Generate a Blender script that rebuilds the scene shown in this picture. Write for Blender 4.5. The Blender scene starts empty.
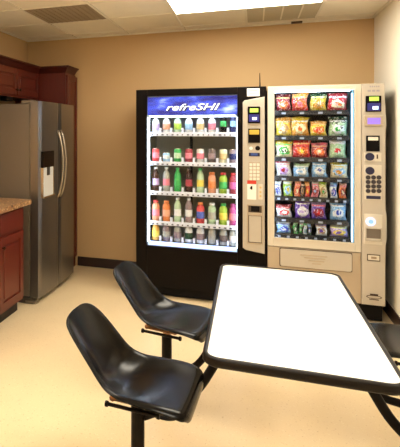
import bpy, bmesh, math, random
from mathutils import Vector, Matrix
random.seed(7)
C = bpy.context.scene.collection
PI = math.pi
# ------------------------------------------------------------------ camera numbers
H = 1.477; F = 500.0; CX = 63.5; HY = 130.0; TH = math.radians(20.86)
S, K = math.sin(TH), math.cos(TH)
YW = 5.16          # back wall
YM = 4.41          # vending machine fronts
XL = -2.40         # left wall
XR = 1.002         # right wall beside the machines
ZC = 2.487         # ceiling
def ray(px):
    X = (px - CX) / F
    return (-S + X * K, K + X * S)
def fx(px, y=YM):                    # world x of a pixel column on the plane y
    dx, dy = ray(px); return dx * y / dy
def fz(px, py, y=YM):
    dx, dy = ray(px); return H + (HY - py) / F * (y / dy)
# ------------------------------------------------------------------ materials
def lin(c):
    return tuple(((v / 12.92) if v <= .04045 else ((v + .055) / 1.055) ** 2.4) for v in c)
MATS = {}
def mat(name, rgb, rough=.5, metal=0., noise=0., nscale=30., emit=0., ecol=None, bump=0., spec=.5, coat=0., stretch=None):
    if name in MATS: return MATS[name]
    m = bpy.data.materials.new(name); m.use_nodes = True
    nt = m.node_tree; b = nt.nodes['Principled BSDF']
    c = lin(rgb)
    b.inputs['Base Color'].default_value = (*c, 1)
    b.inputs['Roughness'].default_value = rough
    b.inputs['Metallic'].default_value = metal
    b.inputs['Specular IOR Level'].default_value = spec
    b.inputs['Coat Weight'].default_value = coat
    if emit:
        b.inputs['Emission Color'].default_value = (*lin(ecol or rgb), 1)
        b.inputs['Emission Strength'].default_value = emit
    tc = nt.nodes.new('ShaderNodeTexCoord'); n = nt.nodes.new('ShaderNodeTexNoise')
    n.inputs['Scale'].default_value = nscale; n.inputs['Detail'].default_value = 4
    if stretch:
        mp = nt.nodes.new('ShaderNodeMapping'); mp.inputs['Scale'].default_value = stretch
        nt.links.new(tc.outputs['Object'], mp.inputs[0]); nt.links.new(mp.outputs[0], n.inputs['Vector'])
    else:
        nt.links.new(tc.outputs['Object'], n.inputs['Vector'])
    mx = nt.nodes.new('ShaderNodeMix'); mx.data_type = 'RGBA'
    mx.inputs[6].default_value = (*[v * (1 - noise) for v in c], 1)
    mx.inputs[7].default_value = (*[min(1, v * (1 + noise)) for v in c], 1)
    nt.links.new(n.outputs['Fac'], mx.inputs[0]); nt.links.new(mx.outputs[2], b.inputs['Base Color'])
    if bump:
        bp = nt.nodes.new('ShaderNodeBump'); bp.inputs['Strength'].default_value = bump; bp.inputs['Distance'].default_value = .003
        nt.links.new(n.outputs['Fac'], bp.inputs['Height']); nt.links.new(bp.outputs[0], b.inputs['Normal'])
    MATS[name] = m
    return m
def speckle(name, base, spots, rough, scale, amount=.62):
    m = mat(name, base, rough, noise=.05, nscale=6); nt = m.node_tree; b = nt.nodes['Principled BSDF']
    src = b.inputs['Base Color'].links[0].from_socket
    tc = nt.nodes.new('ShaderNodeTexCoord')
    for k, col in enumerate(spots):
        n = nt.nodes.new('ShaderNodeTexNoise'); n.inputs['Scale'].default_value = scale * (1 + .35 * k); n.inputs['Detail'].default_value = 3
        n.noise_dimensions = '4D'; n.inputs['W'].default_value = k * 3.1
        r = nt.nodes.new('ShaderNodeValToRGB'); r.color_ramp.elements[0].position = amount; r.color_ramp.elements[1].position = amount + .06
        mx = nt.nodes.new('ShaderNodeMix'); mx.data_type = 'RGBA'; mx.inputs[7].default_value = (*lin(col), 1)
        nt.links.new(tc.outputs['Object'], n.inputs['Vector']); nt.links.new(n.outputs['Fac'], r.inputs[0])
        nt.links.new(r.outputs[0], mx.inputs[0]); nt.links.new(src, mx.inputs[6]); src = mx.outputs[2]
    nt.links.new(src, b.inputs['Base Color'])
    return m
def glass(name, tint=(1, 1, 1), gl=.06):
    m = bpy.data.materials.new(name); m.use_nodes = True; nt = m.node_tree; nt.nodes.clear()
    o = nt.nodes.new('ShaderNodeOutputMaterial'); t = nt.nodes.new('ShaderNodeBsdfTransparent'); g = nt.nodes.new('ShaderNodeBsdfGlossy')
    t.inputs[0].default_value = (*tint, 1); g.inputs['Roughness'].default_value = .02
    mx = nt.nodes.new('ShaderNodeMixShader'); mx.inputs[0].default_value = gl
    nt.links.new(t.outputs[0], mx.inputs[1]); nt.links.new(g.outputs[0], mx.inputs[2]); nt.links.new(mx.outputs[0], o.inputs[0])
    return m
def packmat(name, base, band, blob, blob2):
    """printed foil: a coloured header band, a big blot and small mottling in the middle"""
    m = bpy.data.materials.new(name); m.use_nodes = True; nt = m.node_tree; b = nt.nodes['Principled BSDF']
    b.inputs['Roughness'].default_value = .34
    tc = nt.nodes.new('ShaderNodeTexCoord'); sp = nt.nodes.new('ShaderNodeSeparateXYZ'); nt.links.new(tc.outputs['Generated'], sp.inputs[0])
    def M(op, a, bb=None):
        q = nt.nodes.new('ShaderNodeMath'); q.operation = op
        for i, v in enumerate((a, bb)):
            if v is None: continue
            if isinstance(v, (int, float)): q.inputs[i].default_value = v
            else: nt.links.new(v, q.inputs[i])
        return q.outputs[0]
    def MX(f, a, c):
        q = nt.nodes.new('ShaderNodeMix'); q.data_type = 'RGBA'; nt.links.new(f, q.inputs[0])
        if isinstance(a, tuple): q.inputs[6].default_value = (*lin(a), 1)
        else: nt.links.new(a, q.inputs[6])
        q.inputs[7].default_value = (*lin(c), 1); return q.outputs[2]
    n = nt.nodes.new('ShaderNodeTexNoise'); n.inputs['Scale'].default_value = 4.5; n.inputs['Detail'].default_value = 2
    n.noise_dimensions = '4D'; n.inputs['W'].default_value = random.random() * 20
    nt.links.new(tc.outputs['Generated'], n.inputs['Vector'])
    wob = M('MULTIPLY', M('SUBTRACT', n.outputs['Fac'], .5), .5)
    x = M('SUBTRACT', sp.outputs[0], .5); z = M('SUBTRACT', sp.outputs[2], .36)
    d = M('ADD', M('SQRT', M('ADD', M('MULTIPLY', x, x), M('MULTIPLY', M('MULTIPLY', z, z), 1.6))), wob)
    c = MX(M('LESS_THAN', d, .31), base, blob)
    c = MX(M('LESS_THAN', d, .13), c, blob2)
    c = MX(M('GREATER_THAN', M('ADD', sp.outputs[2], M('MULTIPLY', wob, .35)), .68), c, band)
    c = MX(M('LESS_THAN', M('ABSOLUTE', M('ADD', M('SUBTRACT', sp.outputs[2], .75), M('MULTIPLY', wob, .3))), .035), c, tuple(min(1, .35 + v) for v in blob))
    n2 = nt.nodes.new('ShaderNodeTexNoise'); n2.inputs['Scale'].default_value = 11; n2.inputs['Detail'].default_value = 1
    n2.noise_dimensions = '4D'; n2.inputs['W'].default_value = random.random() * 20; nt.links.new(tc.outputs['Generated'], n2.inputs['Vector'])
    c = MX(M('GREATER_THAN', n2.outputs['Fac'], .60), c, tuple(v + (.97 - v) * .75 for v in base))
    c = MX(M('LESS_THAN', n2.outputs['Fac'], .36), c, tuple(v * .55 for v in band))
    nt.links.new(c, b.inputs['Base Color'])
    return m
# ------------------------------------------------------------------ mesh helpers
def nb(): return bmesh.new()
def box(bm, x0, x1, y0, y1, z0, z1, bev=0.):
    r = bmesh.ops.create_cube(bm, size=1)
    for v in r['verts']:
        v.co = Vector(((x0 + x1) / 2 + v.co.x * (x1 - x0), (y0 + y1) / 2 + v.co.y * (y1 - y0), (z0 + z1) / 2 + v.co.z * (z1 - z0)))
    if bev:
        es = {e for v in r['verts'] for e in v.link_edges}
        bmesh.ops.bevel(bm, geom=list(es), offset=bev, segments=2, profile=.5, affect='EDGES')
    return bm
def tube(bm, pts, r, n=10, cap=True, rx=None):
    pts = [Vector(p) for p in pts]; rings = []
    up = Vector((0, 0, 1)); prev = None
    for i, p in enumerate(pts):
        t = (pts[min(i + 1, len(pts) - 1)] - pts[max(i - 1, 0)]).normalized()
        a = t.cross(up if abs(t.z) < .95 else Vector((0, 1, 0))).normalized() if prev is None else (prev - t * prev.dot(t)).normalized()
        prev = a; b = t.cross(a).normalized(); ri = r[i] if isinstance(r, (list, tuple)) else r
        rings.append([bm.verts.new(p + a * math.cos(2 * PI * k / n) * ri * (rx or 1) + b * math.sin(2 * PI * k / n) * ri) for k in range(n)])
    for q, w in zip(rings, rings[1:]):
        for k in range(n): bm.faces.new((q[k], q[(k + 1) % n], w[(k + 1) % n], w[k]))
    if cap: bm.faces.new(rings[0][::-1]); bm.faces.new(rings[-1])
    return bm
def lathe(bm, prof, cx=0, cy=0, n=14, axis='z'):
    rings = []
    for r, z in prof:
        rg = []
        for k in range(n):
            a = 2 * PI * k / n; u, v = r * math.cos(a), r * math.sin(a)
            rg.append(bm.verts.new((cx + u, cy + v, z)))
        rings.append(rg)
    for q, w in zip(rings, rings[1:]):
        for k in range(n): bm.faces.new((q[k], q[(k + 1) % n], w[(k + 1) % n], w[k]))
    bm.faces.new(rings[0][::-1]); bm.faces.new(rings[-1])
    return bm
def disc(bm, x, y0, y1, z, r, n=20):
    """short cylinder whose axis runs along y"""
    a = [bm.verts.new((x + r * math.cos(2 * PI * k / n), y0, z + r * math.sin(2 * PI * k / n))) for k in range(n)]
    b = [bm.verts.new((x + r * math.cos(2 * PI * k / n), y1, z + r * math.sin(2 * PI * k / n))) for k in range(n)]
    for k in range(n): bm.faces.new((a[k], a[(k + 1) % n], b[(k + 1) % n], b[k]))
    bm.faces.new(a); bm.faces.new(b[::-1]); return bm
def prism(bm, poly, y0, y1):
    """outline (x, z) pushed from y0 to y1"""
    a = [bm.verts.new((x, y0, z)) for x, z in poly]; b = [bm.verts.new((x, y1, z)) for x, z in poly]
    n = len(poly)
    for k in range(n): bm.faces.new((a[k], a[(k + 1) % n], b[(k + 1) % n], b[k]))
    bm.faces.new(a); bm.faces.new(b[::-1]); return bm
def rrect(x0, x1, z0, z1, r, n=5):
    out = []
    for cx, cz, a0 in ((x1 - r, z1 - r, 0), (x0 + r, z1 - r, 90), (x0 + r, z0 + r, 180), (x1 - r, z0 + r, 270)):
        for k in range(n + 1):
            a = math.radians(a0 + 90 * k / n); out.append((cx + r * math.cos(a), cz + r * math.sin(a)))
    return out
def frame(bm, x0, x1, z0, z1, w, y0, y1, bev=0.):
    box(bm, x0, x0 + w, y0, y1, z0, z1, bev); box(bm, x1 - w, x1, y0, y1, z0, z1, bev)
    box(bm, x0 + w, x1 - w, y0, y1, z1 - w, z1, bev); box(bm, x0 + w, x1 - w, y0, y1, z0, z0 + w, bev); return bm
WL = {}
def each(name, boxes, m, parent, bev=0.):
    for q in boxes:
        bb = nb(); box(bb, *q, bev); obj(name, bb, m, parent)
def obj(name, bm, m, parent=None, smooth=False, label=None):
    bmesh.ops.recalc_face_normals(bm, faces=bm.faces)
    vs = [v.co for v in bm.verts]
    c = Vector(((min(v.x for v in vs) + max(v.x for v in vs)) / 2, (min(v.y for v in vs) + max(v.y for v in vs)) / 2, min(v.z for v in vs)))
    for v in bm.verts: v.co -= c
    me = bpy.data.meshes.new(name); bm.to_mesh(me); bm.free()
    if smooth:
        for p in me.polygons: p.use_smooth = True
    me.materials.append(m)
    o = bpy.data.objects.new(name, me); C.objects.link(o)
    WL[o] = c
    if parent is not None: o.parent = parent; o.location = c - WL[parent]
    else: o.location = c
    if label: o['label'] = label
    return o
def tag(o, label, cat, group=None):
    o['label'] = label; o['category'] = cat
    if group: o['group'] = group
    return o
def thing(name, label, cat, loc=(0, 0, 0), group=None):
    o = bpy.data.objects.new(name, None); C.objects.link(o); o.location = loc; o.empty_display_size = .1
    WL[o] = Vector(loc); return tag(o, label, cat, group)
def struct(name, bm, m, parent=None, smooth=False):
    o = obj(name, bm, m, parent, smooth)
    if parent is None: o['kind'] = 'structure'
    return o
def dup(root, loc, rz, label, group=None, mats=None):
    r = root.copy(); C.objects.link(r); r.location = loc; r.rotation_euler = (0, 0, rz); r['label'] = label
    if group: r['group'] = group
    for ch in list(root.children):
        c = ch.copy(); C.objects.link(c); c.parent = r
        for g in list(ch.children):
            d = g.copy(); C.objects.link(d); d.parent = c
    return r

# ------------------------------------------------------------------ palette
wallm = mat('tan_wall_paint', (.80, .67, .49), .75, noise=.03, nscale=120, bump=.15)
wallr = mat('cream_wall_paint', (.95, .925, .87), .75, noise=.02, nscale=120, bump=.15)
ceilm = speckle('ceiling_tile', (.96, .935, .87), [(.88, .84, .75)], .9, 160, .66)
gridm = mat('ceiling_grid_paint', (.93, .91, .85), .6)
floorm = speckle('speckled_vinyl_floor', (.92, .83, .67), [(.82, .71, .53), (.96, .89, .76)], .32, 95, .63)
basem = mat('dark_brown_vinyl', (.16, .08, .055), .5)
cherry = mat('cherry_wood', (.36, .10, .035), .42, noise=.28, nscale=9, stretch=(6, 6, .8), coat=.15)
cherryd = mat('dark_cherry_moulding', (.26, .065, .03), .45, noise=.2, nscale=9, stretch=(2, 2, 2))
kick = mat('toe_kick_black', (.10, .05, .04), .6)
steel = mat('brushed_steel', (.52, .50, .48), .33, metal=.9, noise=.05, nscale=14, stretch=(1, 1, 22))
steelside = mat('grey_side_panel', (.44, .40, .35), .45, metal=.35, noise=.03, nscale=40)
chrome = mat('bright_steel', (.82, .78, .72), .2, metal=1.)
blackg = mat('black_gloss', (.04, .022, .022), .28, spec=.12)
blackm = mat('black_paint', (.04, .022, .022), .5, spec=.15)
plastic = mat('black_shell_plastic', (.02, .016, .014), .21, noise=.1, nscale=200, bump=.04, spec=.2)
laminate = mat('white_laminate', (.96, .95, .93), .35)
edgem = mat('black_edge_moulding', (.06, .04, .03), .38, spec=.25)
granite = speckle('granite_laminate', (.58, .43, .29), [(.26, .15, .09), (.80, .68, .52)], .3, 42, .56)
beige = mat('beige_machine_enamel', (.745, .71, .655), .42, noise=.015, nscale=60)
beiged = mat('warm_beige_enamel', (.71, .645, .555), .42, noise=.015, nscale=60)
beigel = mat('pale_beige_enamel', (.84, .81, .75), .42)
groove = mat('brown_seam', (.30, .23, .17), .6)
inner = mat('white_liner', (.60, .58, .50), .6)
innerd = mat('charcoal_liner', (.10, .10, .12), .6)
railw = mat('white_price_rail', (.86, .88, .93), .4)
traym = mat('black_tray', (.07, .07, .09), .45)
tagw = mat('white_tag', (.93, .93, .95), .5)
tagd = mat('navy_tag', (.14, .17, .30), .5)
paper = mat('white_paper', (.95, .94, .92), .7)
redp = mat('red_print', (.80, .22, .16), .6)
greenlcd = mat('green_display', (.62, .82, .30), .4, emit=.55)
bluelcd = mat('blue_reader_panel', (.13, .13, .42), .3, emit=.15)
bluelit = mat('blue_white_indicator', (.72, .82, 1.), .3, emit=1.1)
purplelit = mat('lilac_display', (.50, .40, .80), .3, emit=.45)
goldm = mat('gold_bezel', (.76, .62, .22), .35, emit=.12)
navy = mat('navy_button', (.10, .10, .24), .35)
bluecol = mat('blue_slot_plate', (.22, .33, .62), .4)
keyw = mat('white_key', (.90, .88, .83), .5)
lampm = mat('ceiling_lamp_diffuser', (1, .97, .90), .5, emit=9.5, ecol=(1, .965, .89))
ledm = mat('cool_lamp_strip', (.90, .95, 1.), .5, emit=7., ecol=(.86, .93, 1))
ledside = mat('cool_side_lamp', (.7, .9, 1.), .5, emit=2.6, ecol=(.62, .84, 1))
ledsm = mat('cool_lamp_strip_snack', (.85, .95, 1.), .5, emit=14.0, ecol=(.85, .93, 1))
pane = glass('window_pane', (.97, .98, .99), .012)

# ------------------------------------------------------------------ room
XF, YF = 2.3, -2.6
b = nb(); box(b, XL - .1, XF + .1, YF - .1, YW + .1, -.06, 0); struct('floor', b, floorm)
b = nb(); box(b, XL - .1, XF + .1, YF - .1, YW + .1, ZC, ZC + .06); ceil = struct('ceiling', b, ceilm)
b = nb(); box(b, XL - .1, XR + .2, YW, YW + .1, 0, ZC); struct('wall_back', b, wallm)
b = nb(); box(b, XL - .1, XL, YF, YW, 0, ZC); struct('wall_left', b, wallm)
b = nb(); box(b, XR, XR + .1, 3.45, YW, 0, ZC); box(b, XR + .1, XF, 3.45, 3.55, 0, ZC); box(b, XF, XF + .1, YF, 3.55, 0, ZC); struct('wall_right', b, wallr)
b = nb(); box(b, XL - .1, XF + .1, YF - .1, YF, 0, ZC); struct('wall_front', b, wallr)
b = nb(); box(b, -1.798, XR, YW - .012, YW, 0, .10, .003); struct('baseboard_back', b, basem)
b = nb(); box(b, XR - .01, XR, 3.45, YW - .012, 0, .10, .003); struct('baseboard_right', b, basem)
# suspended grid
GX0, GS, GY0 = -1.816, .583, 4.372
b = nb()
xs = [GX0 + GS * k for k in range(-1, 8)]; ys = [GY0 + .588 * k for k in range(-11, 2)]
for x in xs:
    if XL < x < XF: box(b, x - .010, x + .010, YF, YW if x < XR else 3.45, ZC - .008, ZC)
for y in ys:
    if YF < y < YW - .03: box(b, XL, XR if y > 3.45 else XF, y - .010, y + .010, ZC - .0075, ZC)
box(b, XL, XR, YW - .022, YW, ZC - .012, ZC); box(b, XL, XL + .022, YF, YW, ZC - .012, ZC); box(b, XR - .022, XR, 3.45, YW, ZC - .012, ZC)
struct('trim_1', b, gridm)
# ceiling troffers; only the one above the machines is seen, the rest are assumed
def troffer(x0, y0, label, x1=None, y1=None):
    x1 = x1 or x0 + GS * 2; y1 = y1 or y0 + .588
    t = thing('ceiling_light', label, 'ceiling light', ((x0 + x1) / 2, (y0 + y1) / 2, ZC - .02), 'recessed ceiling lights')
    b = nb()
    box(b, x0 + .012, x1 - .012, y0 + .012, y0 + .03, ZC - .018, ZC - .001); box(b, x0 + .012, x1 - .012, y1 - .03, y1 - .012, ZC - .018, ZC - .001)
    box(b, x0 + .012, x0 + .03, y0 + .03, y1 - .03, ZC - .018, ZC - .001); box(b, x1 - .03, x1 - .012, y0 + .03, y1 - .03, ZC - .018, ZC - .001)
    obj('frame', b, gridm, t)
    b = nb(); box(b, x0 + .03, x1 - .03, y0 + .03, y1 - .03, ZC - .014, ZC - .002); obj('diffuser', b, lampm, t)
troffer(GX0 + 2 * GS, GY0 - .588, 'bright white rectangular light panel set in the ceiling above the vending machines')
troffer(GX0 + 2 * GS, GY0 - 5 * .588, 'assumed unseen white ceiling light panel above the near end of the table')
troffer(GX0 + 5 * GS, GY0 - 5 * .588, 'assumed unseen white ceiling light panel right of the table', GX0 + 6.4 * GS)
troffer(GX0 - GS, GY0 - 5 * .588, 'added unseen white ceiling light panel left of the table near the counter')  # lamp added out of frame to brighten the left side
troffer(GX0 + 2 * GS, GY0 - 9 * .588, 'assumed unseen white ceiling light panel behind the camera position')
# return grille (dark tile) and the pale perforated vent
gr = mat('grey_perforated_grille', (.60, .54, .45), .8, noise=.25, nscale=350)
t = thing('ceiling_vent', 'square greyish brown perforated return vent in the ceiling above the refrigerator', 'ceiling vent', (GX0 + GS / 2, GY0 - .294, ZC - .012))
b = nb(); box(b, GX0 + .012, GX0 + GS - .012, GY0 - .588 + .012, GY0 - .012, ZC - .006, ZC - .001); obj('grille', b, gr, t)
each('slat', [(GX0 + GS * k / 12 - .003, GX0 + GS * k / 12 + .003, GY0 - .575, GY0 - .013, ZC - .009, ZC - .006) for k in range(1, 12)], gr, t)
vx0 = GX0 + 3 * GS; vy0 = GY0; vx1 = vx0 + GS; vy1 = GY0 + .588
vg = mat('grey_beige_vent', (.74, .71, .62), .6, noise=.06, nscale=90)
t = thing('ceiling_vent', 'pale square air vent with thin bars in the ceiling beside the light panel', 'ceiling vent', ((vx0 + vx1) / 2, (vy0 + vy1) / 2, ZC - .014))
b = nb(); box(b, vx0 + .012, vx1 - .012, vy0 + .012, vy1 - .012, ZC - .006, ZC - .001); obj('backing', b, vg, t)
each('bar', [(vx0 + GS * k / 4 - .006, vx0 + GS * k / 4 + .006, vy0 + .03, vy1 - .03, ZC - .011, ZC - .006) for k in range(1, 4)], gridm, t)
each('frame_rail', [(vx0 + .012, vx1 - .012, vy0 + .012, vy0 + .03, ZC - .013, ZC - .006), (vx0 + .012, vx1 - .012, vy1 - .03, vy1 - .012, ZC - .013, ZC - .006)], vg, t)
# little bracket on the back wall under the ceiling
t = thing('wall_bracket', 'small dark bracket high on the back wall just under the ceiling', 'bracket', (fx(296, YW), YW, fz(296, 24, YW)))
x0, x1 = fx(291, YW), fx(302, YW); z = fz(296, 22.5, YW)
b = nb(); box(b, x0, x1, YW - .05, YW, z - .012, z + .004, .002); obj('arm', b, mat('dark_bronze', (.22, .16, .10), .4), t)
b = nb(); box(b, x1 - .03, x1 + .004, YW - .045, YW, z + .004, z + .02, .003); obj('clip', b, mat('dark_bronze', (.22, .16, .10), .4), t)

# ------------------------------------------------------------------ kitchen run on the left wall
def panel_door(bm, x, y0, y1, z0, z1, w=.055):
    """raised-panel door lying in the plane x (front facing +x)"""
    box(bm, x - .02, x, y0, y0 + w, z0, z1, .002); box(bm, x - .02, x, y1 - w, y1, z0, z1, .002)
    box(bm, x - .02, x, y0 + w, y1 - w, z1 - w, z1, .002); box(bm, x - .02, x, y0 + w, y1 - w, z0, z0 + w, .002)
    box(bm, x - .02, x - .010, y0 + w, y1 - w, z0 + w, z1 - w)
    box(bm, x - .012, x - .003, y0 + w + .02, y1 - w - .02, z0 + w + .02, z1 - w - .02, .004)
def knob(bm, x, y, z, r=.014):
    tube(bm, [(x, y, z), (x + .014, y, z)], .005, 8); tube(bm, [(x + .012, y, z), (x + .016, y, z), (x + .024, y, z), (x + .028, y, z)], [r * .7, r, r, r * .5], 10)
knobm = mat('bronze_knob', (.25, .17, .12), .35, metal=.7)
UX = -2.105; ZU0, ZU1 = 1.79, 2.068
def crown(bm, pts, z0, z1, out):
    """cornice strip: profile swept along a polyline; out = outward offset at the top"""
    pr = [(0, z0), (.006, z0 + .01), (.014, z0 + .02), (out * .6, z1 - .022), (out, z1 - .012), (out, z1), (-.02, z1), (-.02, z0)]
    rows = []
    n = len(pts)
    for i, (x, y) in enumerate(pts):
        ns = []
        for a, c in ((i - 1, i), (i, i + 1)):
            if 0 <= a and c < n:
                d = Vector((pts[c][0] - pts[a][0], pts[c][1] - pts[a][1])).normalized(); ns.append(Vector((d.y, -d.x)))
        m = ns[0] if len(ns) == 1 else (ns[0] + ns[1]) / (1 + ns[0].dot(ns[1]))
        rows.append([bm.verts.new((x + m.x * o_, y + m.y * o_, z_)) for o_, z_ in pr])
    for q, w in zip(rows, rows[1:]):
        for k in range(len(pr)): bm.faces.new((q[k], q[(k + 1) % len(pr)], w[(k + 1) % len(pr)], w[k]))
    bm.faces.new(rows[0]); bm.faces.new(rows[-1][::-1])
XC = XL + .004; TX, TY0 = -1.80, 4.83
for i, (y0, y1, lab) in enumerate(((2.83, 3.79, 'cherry wall cabinet with raised panel doors over the granite-look counter'),
                                   (3.80, 4.825, 'cherry two-door wall cabinet with raised panels mounted above the refrigerator'))):

    t = thing('wall_cabinet', lab, 'cabinet', ((XL + UX) / 2, (y0 + y1) / 2, ZU0 if i else 1.45))
    zb = ZU0 if i else 1.70
    b = nb(); box(b, XC, UX - .02, y0, y1, zb, ZU1); obj('body', b, cherry, t)
    ym = 4.29 if i else (y0 + y1) / 2
    for q, (a, c) in enumerate(((y0 + .01, ym - .005), (ym + .005, y1 - .03))):
        b = nb(); panel_door(b, UX, a, c, zb + .02, ZU1 - .01); d = obj('door', b, cherry, t)
        ky = c - .028 if q == 0 else a + .028
        b = nb(); knob(b, UX, ky, zb + .07); obj('knob', b, knobm, d)
    b = nb(); crown(b, [(UX - .02, y0), (UX - .02, y1)], ZU1, ZU1 + .07, .05); obj('cornice', b, cherryd, t)
t = thing('tall_cabinet', 'tall cherry end cabinet standing in the corner behind the refrigerator', 'cabinet', ((XL + TX) / 2, (TY0 + YW) / 2, 0))
b = nb(); box(b, XC, TX - .02, TY0, YW - .016, 0, ZU1); obj('body', b, cherry, t)
b = nb(); panel_door(b, TX, TY0 + .012, YW - .012, .11, ZU1 - .02, .05); obj('door', b, cherry, t)
b = nb(); crown(b, [(UX - .02, TY0), (TX - .02, TY0), (TX - .02, YW - .05)], ZU1, ZU1 + .07, .05); obj('cornice', b, cherryd, t)
# small black box under the cabinet
t = thing('cabinet_puck', 'small black box fixed under the wall cabinet above the refrigerator', 'fixture', (UX - .06, 4.2, ZU0 - .04))
b = nb(); box(b, UX - .10, UX - .03, 4.13, 4.26, ZU0 - .04, ZU0, .004); obj('housing', b, blackm, t)
# base cabinets
BX = -1.745; BY1 = 3.70
for i, (y0, y1, lab) in enumerate(((3.24, BY1, 'cherry base cabinet with one drawer over a door, beside the refrigerator'),
                                   (2.60, 3.235, 'cherry base cabinet farther from the refrigerator under the counter'))):
    t = thing('base_cabinet', lab, 'cabinet', ((XL + BX) / 2, (y0 + y1) / 2, 0))
    b = nb(); box(b, XC, BX - .02, y0, y1, .10, .872); obj('body', b, cherry, t)
    b = nb(); box(b, XC, BX - .07, y0, y1, 0, .10); obj('toe_kick', b, kick, t)
    b = nb(); panel_door(b, BX, y0 + .03, y1 - .03, .13, .67, .055); d = obj('door', b, cherry, t)
    b = nb(); knob(b, BX, y0 + .065, .60); obj('knob', b, knobm, d)
    b = nb(); box(b, BX - .02, BX, y0 + .03, y1 - .03, .70, .85, .004); d = obj('drawer', b, cherry, t)
    if i:
        b = nb(); knob(b, BX, (y0 + y1) / 2, .775); obj('knob', b, knobm, d)
b = nb(); box(b, XC, -1.695, 2.6, BY1 + .02, .872, .912, .006)
tag(obj('countertop', b, granite), 'brown speckled granite-look counter on the cherry base cabinets', 'countertop')

# ------------------------------------------------------------------ refrigerator
RX = -1.690; RY0, RY1 = 3.865, 4.750; RZ = 1.722; RB = RX - .085
t = thing('refrigerator', 'stainless steel side-by-side refrigerator with ice dispenser between the counter and corner cabinet', 'refrigerator', ((XL + RX) / 2, (RY0 + RY1) / 2, 0))
b = nb(); box(b, XL + .03, RB - .006, RY0, RY1, .06, RZ - .02, .006); obj('body', b, steelside, t)
b = nb(); box(b, XL + .05, RB + .03, RY0 - .004, RY1 - .01, 0, .058, .006); obj('base_grille', b, mat('dark_grey_base', (.20, .18, .16), .5), t)
b = nb(); box(b, RB - .05, RB + .045, RY0 - .006, RY0 + .07, 0, .035, .01); obj('foot', b, steelside, t)
b = nb(); box(b, RB - .09, RB + .02, RY0 + .01, RY0 + .08, RZ - .02, RZ + .012, .006); obj('hinge_cover', b, steelside, t)
def bow(y):           # bowed front of the doors
    u = (y - (RY0 + RY1) / 2) / ((RY1 - RY0) / 2); return RX + .016 * (1 - u * u)
def fridge_door(y0, y1):
    bm = nb(); N = 10; rows = []
    for k in range(N + 1):
        y = y0 + (y1 - y0) * k / N; r = .012 if k in (0, N) else 0
        rows.append([bm.verts.new((RB, y, .055)), bm.verts.new((bow(y) - r, y, .055)), bm.verts.new((bow(y) - r, y, RZ)), bm.verts.new((RB, y, RZ))])
    for q, w in zip(rows, rows[1:]):
        for k in range(4): bm.faces.new((q[k], q[(k + 1) % 4], w[(k + 1) % 4], w[k]))
    bm.faces.new(rows[0]); bm.faces.new(rows[-1][::-1]); return bm
YS = 4.285
fd = obj('freezer_door', fridge_door(RY0, YS - .003), steel, t)
rd = obj('refrigerator_door', fridge_door(YS + .003, RY1), steel, t)
def yon(px, x):
    dx, dy = ray(px); return x / dx * dy
# dispenser
xa = RX + .012
ya, yb = yon(42.3, xa), yon(53.2, xa)
def zon(py, px, x):
    dx, dy = ray(px); return H + (HY - py) / F * (x / dx)
zt, zm, zl = zon(151.5, 42.5, xa), zon(168, 42.5, xa), zon(197, 42.5, xa)
b = nb(); box(b, RX - .02, xa + .010, ya, yb, zm, zt, .004); obj('dispenser_panel', b, blackg, fd)
b = nb(); box(b, RX - .02, xa + .008, ya, ya + .012, zl, zm, .002); box(b, RX - .02, xa + .008, yb - .012, yb, zl, zm, .002); box(b, RX - .02, xa + .014, ya, yb, zl - .012, zl, .002)
obj('dispenser_frame', b, chrome, fd)
b = nb(); box(b, RX - .02, xa + .003, ya + .012, yb - .012, zl, zm); obj('dispenser_recess', b, mat('light_grey_plastic', (.80, .80, .78), .35), fd)
b = nb(); box(b, xa + .002, xa + .008, (ya + yb) / 2 - .03, (ya + yb) / 2 + .03, zm - .07, zm); obj('dispenser_paddle', b, mat('dark_grey_base', (.2, .2, .2), .5), fd)
for s, par in ((-1, fd), (1, rd)):
    y = YS + s * .036; z0, z1 = .86, 1.475; b = nb(); pts = []
    for k in range(17):
        u = k / 16; pts.append((RX + .012 + .055 * math.sin(PI * u) ** .7 if 0 < k < 16 else RX + .008, y, z0 + (z1 - z0) * u))
    tube(b, pts, .011, 10, rx=.9); obj('handle', b, mat('satin_handle', (.66, .62, .56), .32, metal=.95), par, True)

# ------------------------------------------------------------------ drinks machine
x0, x1 = fx(136), fx(266.2); ZD = 1.835; YB = YW - .05
t = thing('vending_machine', 'black glass-front drinks vending machine with blue banner and five shelves of bottles', 'vending machine', ((x0 + x1) / 2, (YM + YB) / 2, 0))
wx0, wx1 = fx(147), fx(237.3); wz0, wz1 = .455, 1.775
b = nb()
box(b, x0, x0 + .02, YM + .03, YB, .10, ZD); box(b, x1 - .02, x1, YM + .03, YB, .10, ZD); box(b, x0 + .02, x1 - .02, YM + .03, YB, ZD - .02, ZD)
box(b, x0 + .02, x1 - .02, YM + .03, YB, .10, .14); box(b, x0 + .02, x1 - .02, YB - .02, YB, .14, ZD - .02)
obj('cabinet', b, blackm, t)
each('leg', [(lx, lx + .06, ly, ly + .06, 0, .10) for lx in (x0 + .05, x1 - .11) for ly in (YM + .09, YB - .12)], blackm, t)
each('under_machine_sheet', [(x0 + .02, x1 - .02, YM + .06, YM + .075, .012, .10)], blackm, t)
b = nb()
box(b, x0, wx0, YM, YM + .03, .10, ZD, .004); box(b, wx1, x1, YM, YM + .03, .10, ZD, .004); box(b, wx0, wx1, YM, YM + .03, wz1, ZD, .002); box(b, wx0, wx1, YM, YM + .03, .10, wz0, .002)
door = obj('door_frame', b, blackg, t)
b = nb()
ib = YM + .46
box(b, wx0 - .012, wx0 - .002, YM + .035, ib, wz0 - .01, wz1 + .01); box(b, wx1 + .002, wx1 + .012, YM + .035, ib, wz0 - .01, wz1 + .01)
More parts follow.
